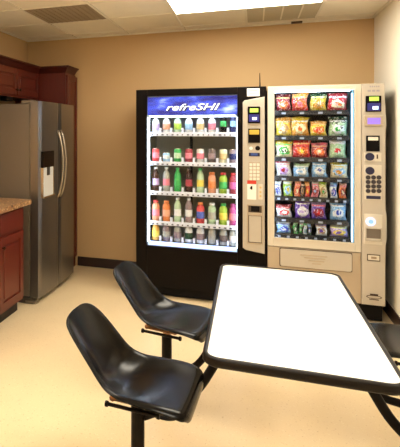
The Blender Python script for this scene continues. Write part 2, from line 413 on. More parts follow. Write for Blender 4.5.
box(b, wx0, wx1, ib, ib + .01, wz0 - .01, wz1 + .01); box(b, wx0, wx1, YM + .035, ib, wz0 - .02, wz0 - .01); box(b, wx0, wx1, YM + .035, ib, wz1 + .01, wz1 + .02)
obj('liner', b, inner, t)
each('lit_strip', [(wx0, wx0 + .014, YM + .034, YM + .05, wz0 + .03, wz1 - .19), (wx1 - .008, wx1, YM + .034, YM + .045, wz0 + .03, wz1 - .19)], ledm, t)
b = nb(); box(b, wx0 + .015, wx1 - .015, YM + .04, YM + .06, wz1 - .185, wz1 - .172); obj('lit_strip', b, ledm, t)
b = nb(); box(b, wx0 + .005, wx1 - .005, YM + .034, YM + .055, wz0 - .004, wz0 + .03); obj('lit_strip', b, mat('sill_painted_glow', (.70, .80, 1.), .5, emit=.95), t)  # bottom sill, not a lamp; its lit look is put in as glow
# five shelves
rows_z = [fz(150, y) for y in (133, 162.5, 192.3, 222.5, 246.5)]
rows_z[4] = wz0 + .03
for z in rows_z[:4]:
    b = nb(); box(b, wx0 + .002, wx1 - .002, YM + .075, ib - .002, z - .008, z); sh = obj('shelf', b, inner, t)
    b = nb(); box(b, wx0 + .002, wx1 - .002, YM + .058, YM + .072, z - .028, z + .008, .002); rl = obj('price_rail', b, railw, sh)
    for k in range(16):
        xx = wx0 + .03 + (wx1 - wx0 - .05) * k / 16; w = random.uniform(.010, .024)
        each('price_tag', [(xx, xx + w, YM + .0565, YM + .0585, z - .021, z - .011)], tagd, sh)
# bottles dividers: little white pushers between the lanes
lane = [fx(p, YM + .11) for p in (155.5, 166.2, 177.4, 188.6, 200.2, 211.8, 223.2, 233.2)]
for z in rows_z:
    for a, c in zip(lane, lane[1:]):
        m = (a + c) / 2; b = nb(); box(b, m - .003, m + .003, YM + .081, YM + .3, z + .001, z + .035)
        box(b, m - .010, m + .010, YM + .077, YM + .081, z + .001, z + .046, .001)
        obj('lane_divider', b, railw, t)
b = nb(); box(b, fx(184), fx(186.8), ib - .03, ib - .002, wz0, wz1 - .02); obj('back_post', b, blackm, t)
# banner
bz0, bz1 = wz1 - .165, wz1 - .008
bann = bpy.data.materials.new('blue_sky_banner'); bann.use_nodes = True; nt = bann.node_tree; pb = nt.nodes['Principled BSDF']
tc = nt.nodes.new('ShaderNodeTexCoord'); mp = nt.nodes.new('ShaderNodeMapping'); mp.inputs['Scale'].default_value = (3, 1, 9); mp.inputs['Rotation'].default_value = (0, .25, 0)
n = nt.nodes.new('ShaderNodeTexNoise'); n.inputs['Scale'].default_value = 1.6; n.inputs['Detail'].default_value = 5
r = nt.nodes.new('ShaderNodeValToRGB'); e = r.color_ramp.elements
e[0].position = .38; e[0].color = (*lin((.10, .10, .42)), 1); e[1].position = .80; e[1].color = (*lin((.70, .80, 1.)), 1)
q = e.new(.56); q.color = (*lin((.20, .27, .72)), 1)
nt.links.new(tc.outputs['Object'], mp.inputs[0]); nt.links.new(mp.outputs[0], n.inputs['Vector']); nt.links.new(n.outputs['Fac'], r.inputs[0])
nt.links.new(r.outputs[0], pb.inputs['Base Color']); nt.links.new(r.outputs[0], pb.inputs['Emission Color']); pb.inputs['Emission Strength'].default_value = .75
b = nb(); box(b, wx0 + .002, wx1 - .002, YM + .022, YM + .03, bz0, bz1); ban = obj('banner', b, bann, t)
def text(body, x, y, z, size, m, parent, shear=0., ext=.001, width=None, name='lettering', bold=0.):
    cu = bpy.data.curves.new(name, 'FONT'); cu.body = body; cu.size = size; cu.shear = shear; cu.extrude = ext; cu.offset = bold; cu.align_x = 'CENTER'; cu.align_y = 'CENTER'
    o = bpy.data.objects.new('tmp', cu); C.objects.link(o)
    bpy.context.view_layer.update()
    me = bpy.data.meshes.new_from_object(o.evaluated_get(bpy.context.evaluated_depsgraph_get())); bpy.data.objects.remove(o)
    bm = nb(); bm.from_mesh(me); bpy.data.meshes.remove(me)
    xs_ = [v.co.x for v in bm.verts]; k = width / (max(xs_) - min(xs_)) if width else 1
    for v in bm.verts: v.co = Vector((x + v.co.x * k, y - v.co.z, z + v.co.y))
    return obj(name, bm, m, parent)
lx = (fx(164) + fx(218)) / 2; lz = fz(190, 107.3); lw = fx(218) - fx(164)
text('refreSHI', lx + .006, YM + .019, lz - .006, .080, mat('navy_letter_shadow', (.05, .06, .25), .5), ban, .35, .001, lw, 'letter_shadow', .003)  # dark printed outline, set off behind the letters
text('refreSHI', lx, YM + .016, lz, .080, mat('white_letters', (.95, .97, 1.), .5, emit=.55), ban, .35, .001, lw, 'lettering', .0008)
b = nb(); prism(b, rrect(wx0, wx1, wz0, wz1, .02), YM + .010, YM + .014); obj('glass', b, pane, t)
# control panel
P = [(fx(242.8), fz(242.8, 247)), (fx(242.8), fz(242.8, 102.5)), (fx(244.5), fz(244.5, 100.6)), (fx(264.6), fz(264.6, 96.8)), (fx(264.6), fz(264.6, 253.5)), (fx(246), fz(246, 249.5))]
b = nb(); prism(b, P, YM - .022, YM + .002); bmesh.ops.bevel(b, geom=[e_ for e_ in b.edges if all(abs(v.co.y - YM + .022) < 1e-5 for v in e_.verts)], offset=.006, segments=2, affect='EDGES', profile=.5)
cp = obj('control_panel', b, beige, t)
yf = YM - .022
def fbox(px0, px1, py0, py1, d, m, name, par, back=.002, bev=.002, y=None):
    y = yf if y is None else y; pm = (px0 + px1) / 2
    b = nb(); box(b, fx(px0, y), fx(px1, y), y - d, y + back, fz(pm, py1, y), fz(pm, py0, y), bev); return obj(name, b, m, par)
fbox(247.8, 260.2, 106.6, 123.2, .012, blackg, 'card_reader', cp)
fbox(249.8, 258.3, 108.4, 112.4, .0135, greenlcd, 'reader_screen', cp)
fbox(248.8, 259.3, 114.5, 121.8, .0135, bluelcd, 'reader_face', cp)
fbox(252.2, 256.8, 117.3, 120.0, .015, bluelit, 'reader_light', cp)
fbox(248.2, 260.2, 128.6, 142.8, .012, blackg, 'bill_acceptor', cp)
fbox(249.4, 259.2, 129.8, 134.6, .0135, goldm, 'bill_slot', cp)
b = nb(); disc(b, fx(251, yf), yf - .006, yf, fz(251, 148.2, yf), .0135); obj('coin_button', b, paper, cp)
b = nb(); disc(b, fx(257.7, yf), yf - .006, yf, fz(257.7, 148.2, yf), .019); obj('lock', b, blackg, cp)
fbox(248.8, 259.8, 152.8, 156.3, .004, navy, 'coin_slot_plate', cp); fbox(250.8, 257.5, 153.4, 155.6, .006, bluecol, 'coin_slot', cp)
fbox(248.6, 260.3, 162, 181, .003, beiged, 'keypad_plate', cp)
for i in range(3):
    for j in range(5):
        px = 250.9 + i * 3.6; py = 164.6 + j * 3.55
        each('key', [(fx(px - 1.45, yf), fx(px + 1.45, yf), yf - .008, yf, fz(px, py + 1.35, yf), fz(px, py - 1.35, yf))], keyw, cp, .001)
fbox(247.2, 256.2, 180.8, 199.5, .0035, paper, 'notice', cp, bev=0); fbox(247.2, 256.2, 180.4, 184, .0045, redp, 'notice_header', cp, bev=0)
b = nb(); box(b, fx(250.6, yf), fx(252.4, yf), yf - .005, yf, fz(251, 189.5, yf), fz(251, 186, yf)); box(b, fx(249.8, yf), fx(251.6, yf), yf - .005, yf, fz(251, 188.6, yf), fz(251, 187.4, yf))
obj('notice_mark', b, blackm, cp)
fbox(258.3, 262.8, 184, 199.5, .004, beigel, 'selection_plate', cp)
for py in (187.5, 192, 196):
    b = nb(); disc(b, fx(260.5, yf), yf - .007, yf, fz(260.5, py, yf), .008); obj('button', b, mat('amber_button', (.85, .72, .45), .4), cp)
# delivery port
fbox(247.8, 262.3, 205, 243, .004, groove, 'port_recess', cp, bev=.008)
b = nb(); frame(b, fx(247, yf), fx(263, yf), fz(255, 244, yf), fz(255, 204.5, yf), .010, yf - .010, yf, .003); obj('port_frame', b, beiged, cp)
fbox(249, 261.2, 216, 242, .010, beige, 'port_door', cp, bev=.003)
fbox(251, 259.5, 206, 211.5, .012, blackm, 'port_handle', cp, bev=.003)
fbox(248.4, 261.8, 212.5, 215.5, .013, beiged, 'port_ledge', cp, bev=.003)
fbox(247, 259.6, 88.4, 96.2, .003, paper, 'paper_notice', door, y=YM, bev=0)
b = nb()
for py in (90.6, 93.2): box(b, fx(249), fx(257.5), YM - .0036, YM, fz(253, py + .35), fz(253, py - .35))
obj('notice_print', b, mat('grey_print', (.6, .6, .62), .7), door)
# antenna
b = nb(); ax = fx(260, YM + .2); zt = fz(260, 73, YM + .2); tube(b, [(ax, YM + .2, ZD), (ax, YM + .2, ZD + .03), (ax - .002, YM + .2, zt)], [.008, .005, .0025], 8)
tag(obj('antenna', b, blackm), 'thin black antenna standing on top of the drinks machine', 'antenna')

# ------------------------------------------------------------------ snack machine
sx0, sx1 = fx(267.6), fx(385.0); ZS = 1.832
sz0 = fz(370, 304.8); xc = fx(361.5)      # seam between door and payment column
t = thing('vending_machine', 'beige glass-front snack vending machine with seven shelves of bags and a keypad column', 'vending machine', ((sx0 + sx1) / 2, (YM + YB) / 2, 0))
swx0, swx1 = fx(273.6), fx(355.2); swz0, swz1 = .600, 1.795
b = nb()
box(b, sx0, sx0 + .015, YM + .03, YB, sz0, ZS - .004); box(b, sx1 - .02, sx1, YM + .03, YB, sz0, ZS - .004); box(b, sx0 + .015, sx1 - .02, YM + .03, YB, ZS - .024, ZS - .004)
box(b, sx0 + .015, sx1 - .02, YM + .03, YB, sz0, sz0 + .03); box(b, sx0 + .015, sx1 - .02, YB - .02, YB, sz0 + .03, ZS - .024)
obj('cabinet', b, blackm, t)
each('under_machine_sheet', [(sx0 + .01, sx1 - .01, YM + .035, YM + .05, .012, sz0)], blackm, t)  # black sheet added to keep the space under the machine dark
each('leg', [(lx_, lx_ + .07, ly, ly + .07, 0, sz0) for lx_ in (sx0 + .04, sx1 - .12) for ly in (YM + .09, YB - .14)], blackm, t)
b = nb()
box(b, sx0, swx0, YM, YM + .03, .535, ZS, .004); box(b, swx1, xc - .002, YM, YM + .03, .535, ZS, .004); box(b, swx0, swx1, YM, YM + .03, swz1, ZS, .002); box(b, swx0, swx1, YM, YM + .03, .535, swz0, .002)
frame(b, swx0 - .004, swx1 + .004, swz0 - .004, swz1 + .004, .010, YM - .008, YM, .002)
df = obj('door_frame', b, beigel, t)
b = nb(); box(b, sx0, xc - .002, YM + .004, YM + .034, sz0, .530, .004); lp = obj('lower_panel', b, beiged, t)
yl = YM + .004
b = nb(); prism(b, rrect(fx(279.5), fx(352.3), fz(300, 267.8), fz(300, 249), .01), yl - .006, yl + .002); obj('flap_surround', b, groove, lp)
b = nb(); prism(b, rrect(fx(280.2), fx(351.6), fz(300, 267.1), fz(300, 249.8), .01), yl - .018, yl + .002)
bmesh.ops.bevel(b, geom=[e_ for e_ in b.edges if all(abs(v.co.y - yl + .018) < 1e-5 for v in e_.verts)], offset=.006, segments=2, affect='EDGES', profile=.5)
obj('delivery_flap', b, beige, lp)
b = nb()
for k, (a, c) in enumerate(((300, 327), (304, 325), (308, 324), (312, 321))):
    z = fz(300, 254.4 + 2.6 * k); box(b, fx(a), fx(c), yl - .0215, yl - .017, z - .004, z + .004, .001)
obj('flap_lettering', b, beiged, lp)
b = nb()
ib = YM + .50
box(b, swx0 - .012, swx0 - .002, YM + .035, ib, swz0 - .01, swz1 + .01); box(b, swx1 + .002, swx1 + .012, YM + .035, ib, swz0 - .01, swz1 + .01)
box(b, swx0, swx1, ib, ib + .01, swz0 - .01, swz1 + .01); box(b, swx0, swx1, YM + .035, ib, swz0 - .02, swz0 - .01); box(b, swx0, swx1, YM + .035, ib, swz1 + .01, swz1 + .02)
obj('liner', b, innerd, t)
each('jamb', [(swx1 - .010, swx1 - .0025, YM + .034, YM + .30, swz0, swz1)], mat('jamb_painted_blue_light', (.56, .74, .82), .5), t)  # blue lamp light painted into the jamb colour
b = nb(); box(b, swx1 - .020, swx1 - .011, YM + .034, YM + .044, swz0 + .005, swz1 - .03); obj('lit_strip', b, ledside, t)
b = nb(); box(b, swx0, swx0 + .007, YM + .036, YM + .05, swz0 + .01, swz1 - .01); obj('lit_strip', b, ledsm, t)
b = nb(); box(b, swx0 + .01, swx1 - .03, YM + .034, YM + .046, swz1 - .012, swz1 - .002); obj('lit_strip', b, ledsm, t)
b = nb(); box(b, swx0, swx1, YM + .008, YM + .012, swz0, swz1); obj('glass', b, pane, t)
tz = [fz(280, y) for y in (110.8, 136.0, 157.8, 177.4, 197.6, 219.2, 235.6)]
tx0, tx1 = swx0 + .012, swx1 - .030
for i, z in enumerate(tz):
    b = nb(); box(b, tx0, tx1, YM + .09, ib - .002, z - .010, z); sh = obj('shelf', b, traym, t)
    b = nb(); box(b, tx0, tx1, YM + .072, YM + .09, z - .034, z + .004, .002); obj('tray_front', b, traym, sh)
    n_ = 9 if i == 4 else (8 if i == 6 else 4)
    for k in range(n_):
        xx = tx0 + (tx1 - tx0) * (k + .5) / n_; w = .016 if n_ == 4 else .010
        each('price_tag', [(xx - w, xx + w, YM + .0700, YM + .0725, z - .026, z - .010)], mat('dim_tag', (.62, .66, .74), .5), sh)
# payment column
yc = YM - .012
P = [(xc, sz0 + .002), (sx1, sz0 + .002), (sx1, fz(384, 246)), (fx(386.2), fz(386, 240)), (fx(386.2), fz(386, 216)), (sx1, fz(384, 208)), (sx1, fz(384, 131)), (fx(385.9), fz(385, 126)), (fx(385.9), fz(385, 117)), (sx1 - .004, fz(384, 111)), (sx1 - .005, ZS), (xc, ZS)]
P = [(min(x_, XR - .014), z_) for x_, z_ in P]
b = nb(); prism(b, P, yc, YM + .03); bmesh.ops.bevel(b, geom=[e_ for e_ in b.edges if all(abs(v.co.y - yc) < 1e-5 for v in e_.verts)], offset=.005, segments=2, affect='EDGES', profile=.5)
pc = obj('payment_column', b, beige, t)
def cb(px0, px1, py0, py1, d, m, name, bev=.002): return fbox(px0, px1, py0, py1, d, m, name, pc, y=yc, bev=bev)
yy = yc
cb(365.5, 381.2, 95.8, 111.8, .012, blackg, 'card_reader', .004); cb(369, 378.6, 96.8, 101, .0135, greenlcd, 'reader_screen'); cb(367, 380, 103, 110.8, .0135, bluelcd, 'reader_face'); cb(372.2, 378, 106.3, 109.6, .015, bluelit, 'reader_light')
cb(363.8, 382.6, 115.6, 126.2, .014, beiged, 'display_bezel', .005); cb(367, 380.2, 117.8, 124.2, .0155, purplelit, 'display')
cb(366, 379.6, 135.6, 151.4, .008, blackg, 'bill_acceptor', .003); cb(367.8, 378, 137.0, 140.4, .010, keyw, 'bill_slot')
cb(364, 381.4, 152.6, 161.4, .004, beigel, 'coin_plate')
b = nb(); disc(b, fx(369.6, yy), yy - .011, yy, fz(369.6, 156.6), .030); obj('coin_button', b, navy, pc)
cb(376.4, 378, 154.4, 158.8, .006, groove, 'coin_slot')
cb(364.4, 381.6, 165, 199.8, .003, beigel, 'keypad_plate', .003)
b = nb(); disc(b, fx(369.8, yy), yy - .009, yy, fz(369.8, 170.6), .030); obj('select_button', b, navy, pc)
for i in range(3):
    for j in range(4):
        b = nb(); disc(b, fx(368 + i * 5.4, yy), yy - .008, yy, fz(368 + i * 5.4, 177.4 + j * 4.5, yy), .0165, 12); obj('key', b, mat('dark_key', (.20, .17, .20), .4), pc)
cb(366.2, 380.6, 195.8, 199, .006, navy, 'keypad_display')
cb(363.6, 382.4, 214, 244.5, .006, beigel, 'coin_return_plate', .005)
b = nb(); disc(b, fx(370.4, yy), yy - .012, yy, fz(370.4, 221.2), .034); obj('coin_return_button', b, mat('pale_blue_button', (.78, .86, 1.), .3, emit=.35), pc)
b = nb(); disc(b, fx(370.6, yy), yy - .014, yy, fz(370.6, 221.2), .016); obj('coin_return_light', b, mat('blue_light', (.45, .62, 1.), .3, emit=.6), pc)
cb(366, 380.6, 228.4, 238.4, .008, mat('grey_cup', (.46, .42, .38), .4), 'coin_return_cup', .004)
b = nb(); frame(b, fx(364.6, yy), fx(382, yy), fz(373, 240.6), fz(373, 227), .010, yy - .022, yy - .004, .004); obj('coin_return_rim', b, beige, pc)
cb(367, 380.2, 254.4, 261, .004, groove, 'label_plate'); cb(367.8, 379.4, 255.2, 260.2, .005, beigel, 'label_face'); cb(371, 376.5, 256.6, 258.8, .006, mat('tan_print', (.6, .52, .42), .6), 'label_print')
# maker's oval mark near the foot
b = nb(); zc_ = fz(374, 296.6); xo = fx(374, yy)
for r0, yo in ((1, .002),):
    ring = [(xo + .052 * math.cos(a * PI / 12), zc_ + .014 * math.sin(a * PI / 12)) for a in range(24)]
    prism(b, ring, yy - yo, yy + .002)
obj('maker_oval', b, groove, pc)
b = nb(); prism(b, [(xo + .044 * math.cos(a * PI / 12), zc_ + .009 * math.sin(a * PI / 12)) for a in range(24)], yy - .003, yy); obj('maker_oval_face', b, beige, pc)
b = nb(); box(b, xo - .027, xo + .027, yy - .004, yy, zc_ + .008, zc_ + .024, .001); box(b, xo - .032, xo + .032, yy - .004, yy, zc_ - .022, zc_ - .017); obj('maker_mark', b, mat('dark_brown_print', (.25, .17, .12), .6), pc)
# faint maker's print at the top of the column
b = nb()
for k in range(5): box(b, fx(369.6 + k * 2.1, yy), fx(371 + k * 2.1, yy), yy - .002, yy, fz(374, 87.4), fz(374, 85.9))
for k in range(3): box(b, fx(367.6 + k * 4.4, yy), fx(370.8 + k * 4.4, yy), yy - .002, yy, fz(374, 91.8), fz(374, 89.9))
obj('maker_print', b, mat('silver_print', (.62, .60, .62), .5), pc)

# ------------------------------------------------------------------ drinks
def darker(c, k): return tuple(v * k for v in c)
COL = dict(red=(.84, .14, .16), crimson=(.60, .06, .12), orange=(.93, .45, .15), green=(.10, .66, .22), lime=(.62, .80, .16), yellow=(.95, .83, .22), brown=(.22, .11, .08), clear=(.62, .62, .58),
           white=(.90, .91, .92), black=(.06, .06, .07), blue=(.16, .26, .70), pink=(.92, .42, .50), magenta=(.76, .20, .50), grey=(.42, .36, .34), gold=(.84, .70, .42), pale_green=(.70, .84, .66),
           peach=(.93, .58, .42), sky=(.55, .75, .93), purple=(.42, .27, .70), navy=(.12, .14, .36), amber=(.90, .62, .20), mauve=(.50, .40, .42), lilac=(.72, .62, .88), dark_green=(.08, .26, .14), dark_red=(.42, .07, .07), tan=(.72, .56, .36), cream=(.94, .90, .74))
def cm(c, kind='paint'):
    r = dict(paint=.32, cap=.4, liquid=.12)[kind]
    k = .2 if max(COL[c]) > .45 else .04
    return mat(c + '_' + kind, tuple(v + (1 - v) * k for v in COL[c]), r, noise=.22 if kind == 'paint' else .12, nscale=70)
BOT = [(.024, 0), (.031, .004), (.032, .05), (.030, .09), (.032, .125), (.029, .150), (.018, .176), (.0125, .186), (.0125, .196)]
SHORT = [(.028, 0), (.033, .005), (.033, .06), (.034, .085), (.030, .110), (.018, .128), (.014, .134), (.014, .142)]
CAN = [(.024, 0), (.0325, .010), (.0325, .108), (.029, .118), (.028, .122)]
TALLCAN = [(.024, 0), (.0265, .006), (.0265, .136), (.0215, .148)]
LITTLE = [(.026, 0), (.031, .004), (.031, .03), (.029, .034), (.031, .040), (.031, .07), (.026, .084)]
WIDE = [(.028, 0), (.034, .005), (.034, .075), (.033, .11), (.035, .13), (.028, .152), (.019, .160), (.019, .168)]
ord8 = ['first', 'second', 'third', 'fourth', 'fifth', 'sixth', 'seventh', 'eighth']
shelfname = ['top', 'second', 'third', 'fourth', 'bottom']
# (form, body, label, cap, words)
DR = [
 [('S', 'white', 'lilac', 'white', 'white bottle with a lilac and blue label'), ('S', 'white', 'peach', 'white', 'white bottle with an orange and red label'), ('S', 'pale_green', 'lime', 'white', 'pale green bottle with a lime label'), ('S', 'white', 'sky', 'white', 'white bottle with a pale blue label'),
  ('S', 'white', 'gold', 'white', 'white bottle with a pale gold label'), ('S', 'white', 'pink', 'white', 'white bottle with a pink and blue label'), ('T', 'black', 'green', None, 'tall black can with a green mark'), ('T', 'navy', 'sky', None, 'tall dark blue can with a pale mark')],
 [('C', 'red', 'pink', None, 'red soda can'), ('L', 'sky', 'white', None, 'short pale blue and white can'), ('C', 'green', 'pale_green', None, 'green soda can'), ('C', 'crimson', 'pink', None, 'red and pink soda can'),
  ('C', 'white', 'pink', None, 'white soda can with a pale pink band'), ('C', 'grey', 'mauve', None, 'dark grey soda can'), ('C', 'cream', 'gold', None, 'cream soda can with a gold band'), ('C', 'mauve', 'navy', None, 'grey can with a dark band')],
 [('B', 'brown', 'lilac', 'white', 'dark cola bottle with a lilac label and white cap'), ('B', 'clear', 'pink', 'white', 'clear bottle with a pink label and white cap'), ('B', 'green', 'green', 'green', 'bright green soda bottle'), ('B', 'brown', 'crimson', 'grey', 'dark cola bottle with a grey cap'),
  ('B', 'pale_green', 'yellow', 'green', 'clear bottle with a yellow label and green cap'), ('W', 'peach', 'orange', 'orange', 'peach coloured bottle with an orange cap'), ('W', 'lime', 'green', 'red', 'green juice bottle with a red cap'), ('W', 'crimson', 'magenta', 'red', 'dark red juice bottle')],
 [('W', 'peach', 'pink', 'red', 'pinkish orange bottle with a red cap'), ('W', 'orange', 'peach', 'orange', 'orange drink bottle with an orange cap'), ('B', 'pale_green', 'white', 'white', 'pale green bottle with a white cap'), ('B', 'mauve', 'white', 'white', 'brown bottle with a white striped label'),
  ('W', 'red', 'blue', 'orange', 'bottle with a red and blue label'), ('W', 'pale_green', 'clear', 'white', 'clear greenish bottle with a white top'), ('W', 'lime', 'yellow', 'green', 'lime green drink bottle'), ('W', 'magenta', 'pink', 'magenta', 'magenta drink bottle')],
 [('S', 'amber', 'yellow', 'orange', 'amber juice bottle'), ('S', 'mauve', 'clear', 'white', 'brownish clear bottle'), ('S', 'clear', 'mauve', 'grey', 'greyish clear bottle'), ('S', 'white', 'dark_green', 'pale_green', 'white bottle with a dark green label'),
  ('S', 'white', 'mauve', 'red', 'white bottle with a mauve label and red cap'), ('S', 'clear', 'clear', 'white', 'clear grey bottle'), ('S', 'clear', 'grey', 'pale_green', 'clear bottle with a greenish cap'), ('S', 'clear', 'white', 'grey', 'clear bottle with a pale label')]]
FORM = dict(B=(BOT, (.055, .115)), W=(WIDE, (.045, .105)), S=(SHORT, (.03, .085)), C=(CAN, (.035, .085)), T=(TALLCAN, (.055, .105)), L=(LITTLE, (.03, .06)))
cache = {}
YD = YM + .125
def meshkit(form, body, lab, cap):
    key = (form, body, lab, cap)
    return key
for r_, row in enumerate(DR):
    for c_, (form, body, lab, cap, words) in enumerate(row):
        x = lane[c_]; z = rows_z[r_]; prof, (l0, l1) = FORM[form]
        isc = form in 'CTL'; kind = 'drink_can' if isc else 'drink_bottle'
        sc = 1.0 if form != 'B' else 1.03
        if r_ == 4: sc = 1.06
        prof = [(a * 1.0, h * sc) for a, h in prof]
        t = thing(kind, f'{words}, {ord8[c_]} from left, {shelfname[r_]} drinks shelf', 'can' if isc else 'bottle', (x, YD, z), 'drinks behind the glass')
        b = nb(); lathe(b, [(a, z + h) for a, h in prof], x, YD, 16); obj('body', b, cm(body, 'paint' if isc or body == 'white' else 'liquid'), t, True)
        rl_ = max(a for a, h in prof if True) + .0008
        def rad(hh):
            for (a0, h0), (a1, h1) in zip(prof, prof[1:]):
                if h0 <= hh <= h1: return a0 + (a1 - a0) * (hh - h0) / max(1e-6, h1 - h0)
            return prof[-1][0]
        b = nb(); lathe(b, [(rad(hh) + .0009, z + hh) for hh in [l0 + (l1 - l0) * q / 6 for q in range(7)]], x, YD, 16); obj('label', b, cm(lab), t, True)
        if cap:
            rc = prof[-1][0] + .004; h = prof[-1][1]
            b = nb(); lathe(b, [(rc, z + h - .004), (rc, z + h + .013), (rc * .85, z + h + .016)], x, YD, 12); obj('cap', b, cm(cap, 'cap'), t, True)
        if isc:
            h = prof[-1][1]
            b = nb(); lathe(b, [(prof[-1][0] + .001, z + h - .002), (prof[-1][0] + .001, z + h + .002), (prof[-1][0] - .004, z + h + .001)], x, YD, 16); obj('lid', b, chrome, t, True)

# ------------------------------------------------------------------ snacks
def pillow(w, h, d, tilt=.0, jit=0.):
    bm = nb(); NX, NZ = 10, 12; grid = {}
    for s in (1, -1):
        for i in range(NX + 1):
            for j in range(NZ + 1):
                u = i / NX * 2 - 1; v = j / NZ
                e = max(0, 1 - abs(u) ** 2.6) ** .6; vv = min(1, max(0, (v - .07) / .86)); g = max(0, 1 - abs(2 * vv - 1) ** 3.0) ** .6
                dd = d / 2 * e * g * (1.15 - .35 * v)
                ww = w * (1 - .09 * g) / 2
                x = u * ww; z = v * h + .004 * math.sin(u * 3 + jit) * (1 if v > .9 else 0)
                y = -s * (dd + .0008) + .0018 * math.sin(u * 9 + jit) * g * math.cos(v * 11) + tilt * z
                if s == -1 and i in (0, NX): grid[s, i, j] = grid[1, i, j]; continue
                grid[s, i, j] = bm.verts.new((x, y, z))
        for i in range(NX):
            for j in range(NZ):
                f = [grid[s, i, j], grid[s, i + 1, j], grid[s, i + 1, j + 1], grid[s, i, j + 1]]
                if len(set(f)) == 4: bm.faces.new(f if s == 1 else f[::-1])
    for j in (0, NZ):
        for i in range(NX):
            a, b_, c, d_ = grid[1, i, j], grid[1, i + 1, j], grid[-1, i + 1, j], grid[-1, i, j]
            f = []; [f.append(q) for q in (a, b_, c, d_) if q not in f]
            if len(f) > 2: bm.faces.new(f)
    return bm
c = COL
SN = [
 [(283.2, 15, 17, c['crimson'], c['dark_red'], c['orange'], c['cream'], 'dark red bag with orange chips'), (299.4, 16, 18, c['red'], c['amber'], c['orange'], c['pink'], 'red and orange bag with a yellow top'), (318, 16, 17.5, c['yellow'], c['dark_green'], c['amber'], c['tan'], 'yellow bag with a dark green top'), (337, 19, 17.5, c['red'], c['crimson'], c['cream'], c['orange'], 'red bag with a cream middle')],
 [(283.4, 16, 18.5, c['yellow'], c['amber'], c['tan'], c['cream'], 'yellow bag with brown chips'), (299.8, 17.5, 19, c['amber'], c['yellow'], c['cream'], c['orange'], 'orange bag with a bright yellow top'), (318.4, 16, 15, c['yellow'], c['amber'], c['orange'], c['red'], 'short yellow and orange bag'), (338, 18, 19.5, c['pale_green'], c['dark_green'], c['white'], c['green'], 'white and green bag with a dark green top')],
 [(284, 17, 16.5, c['cream'], c['yellow'], c['green'], c['dark_green'], 'cream bag with a green middle'), (301, 17.5, 18, c['red'], c['red'], c['orange'], c['yellow'], 'bright red bag with orange chips'), (319.6, 16, 15, c['crimson'], c['pink'], c['orange'], c['cream'], 'short pinkish red bag'), (338, 16.5, 20, c['pale_green'], c['white'], c['pale_green'], c['red'], 'flat white and green bag with a red mark')],
 [(283.6, 15.5, 16.5, c['white'], c['pink'], c['lilac'], c['crimson'], 'white bag with a pinkish red top'), (300.6, 15.5, 13.5, c['sky'], c['pale_green'], c['white'], c['sky'], 'small pale blue bag with a green top'), (319.4, 15, 17, c['sky'], c['sky'], c['white'], c['blue'], 'light blue bag with a blue middle'), (339.4, 17, 16.5, c['cream'], c['yellow'], c['sky'], c['amber'], 'pale bag with a bright yellow top')],
 [(277.8, 6.5, 14.5, c['white'], c['white'], c['blue'], c['sky'], 'narrow white and blue packet'), (287.6, 9, 17, c['lime'], c['cream'], c['sky'], c['yellow'], 'yellow-green packet'), (297, 6, 15.5, c['orange'], c['peach'], c['red'], c['cream'], 'orange packet'), (302.6, 4, 15, c['brown'], c['brown'], c['tan'], c['brown'], 'narrow brown packet'), (307.8, 4.5, 15.5, c['red'], c['amber'], c['orange'], c['yellow'], 'narrow red and orange bar'), (314.8, 7, 16.5, c['pink'], c['white'], c['crimson'], c['sky'], 'pink and white packet'), (323.4, 8, 16, c['cream'], c['lime'], c['tan'], c['green'], 'cream and green packet'), (333.4, 7, 16, c['white'], c['sky'], c['blue'], c['lilac'], 'white and pale blue packet'), (342.2, 7, 15.5, c['orange'], c['peach'], c['crimson'], c['cream'], 'orange and red packet')],
 [(283.8, 15.5, 12.5, c['white'], c['crimson'], c['red'], c['white'], 'low red and white bag'), (302, 15, 19, c['purple'], c['purple'], c['white'], c['lilac'], 'purple bag with a white middle'), (318.6, 14.5, 17, c['purple'], c['lilac'], c['crimson'], c['red'], 'violet bag with a red middle'), (338.4, 16, 18.5, c['sky'], c['sky'], c['white'], c['blue'], 'light blue and white bag')],
 [(283.6, 14, 11.5, c['sky'], c['white'], c['blue'], c['white'], 'low light blue bag'), (295.6, 4.5, 12, c['green'], c['pale_green'], c['dark_green'], c['white'], 'green roll'), (300.4, 3.6, 11, c['dark_green'], c['white'], c['green'], c['white'], 'dark green roll'), (305.2, 3.6, 11.5, c['white'], c['green'], c['sky'], c['green'], 'white and green roll'), (310, 3.6, 11, c['dark_green'], c['sky'], c['blue'], c['white'], 'dark teal roll'), (321.6, 11, 12, c['white'], c['lilac'], c['tan'], c['purple'], 'small white and lilac bag'), (338.8, 17, 11.5, c['lilac'], c['cream'], c['yellow'], c['purple'], 'wide lilac and yellow bag')]]
rown = ['top', 'second', 'third', 'fourth', 'fifth', 'sixth', 'bottom']
YP = YM + .125
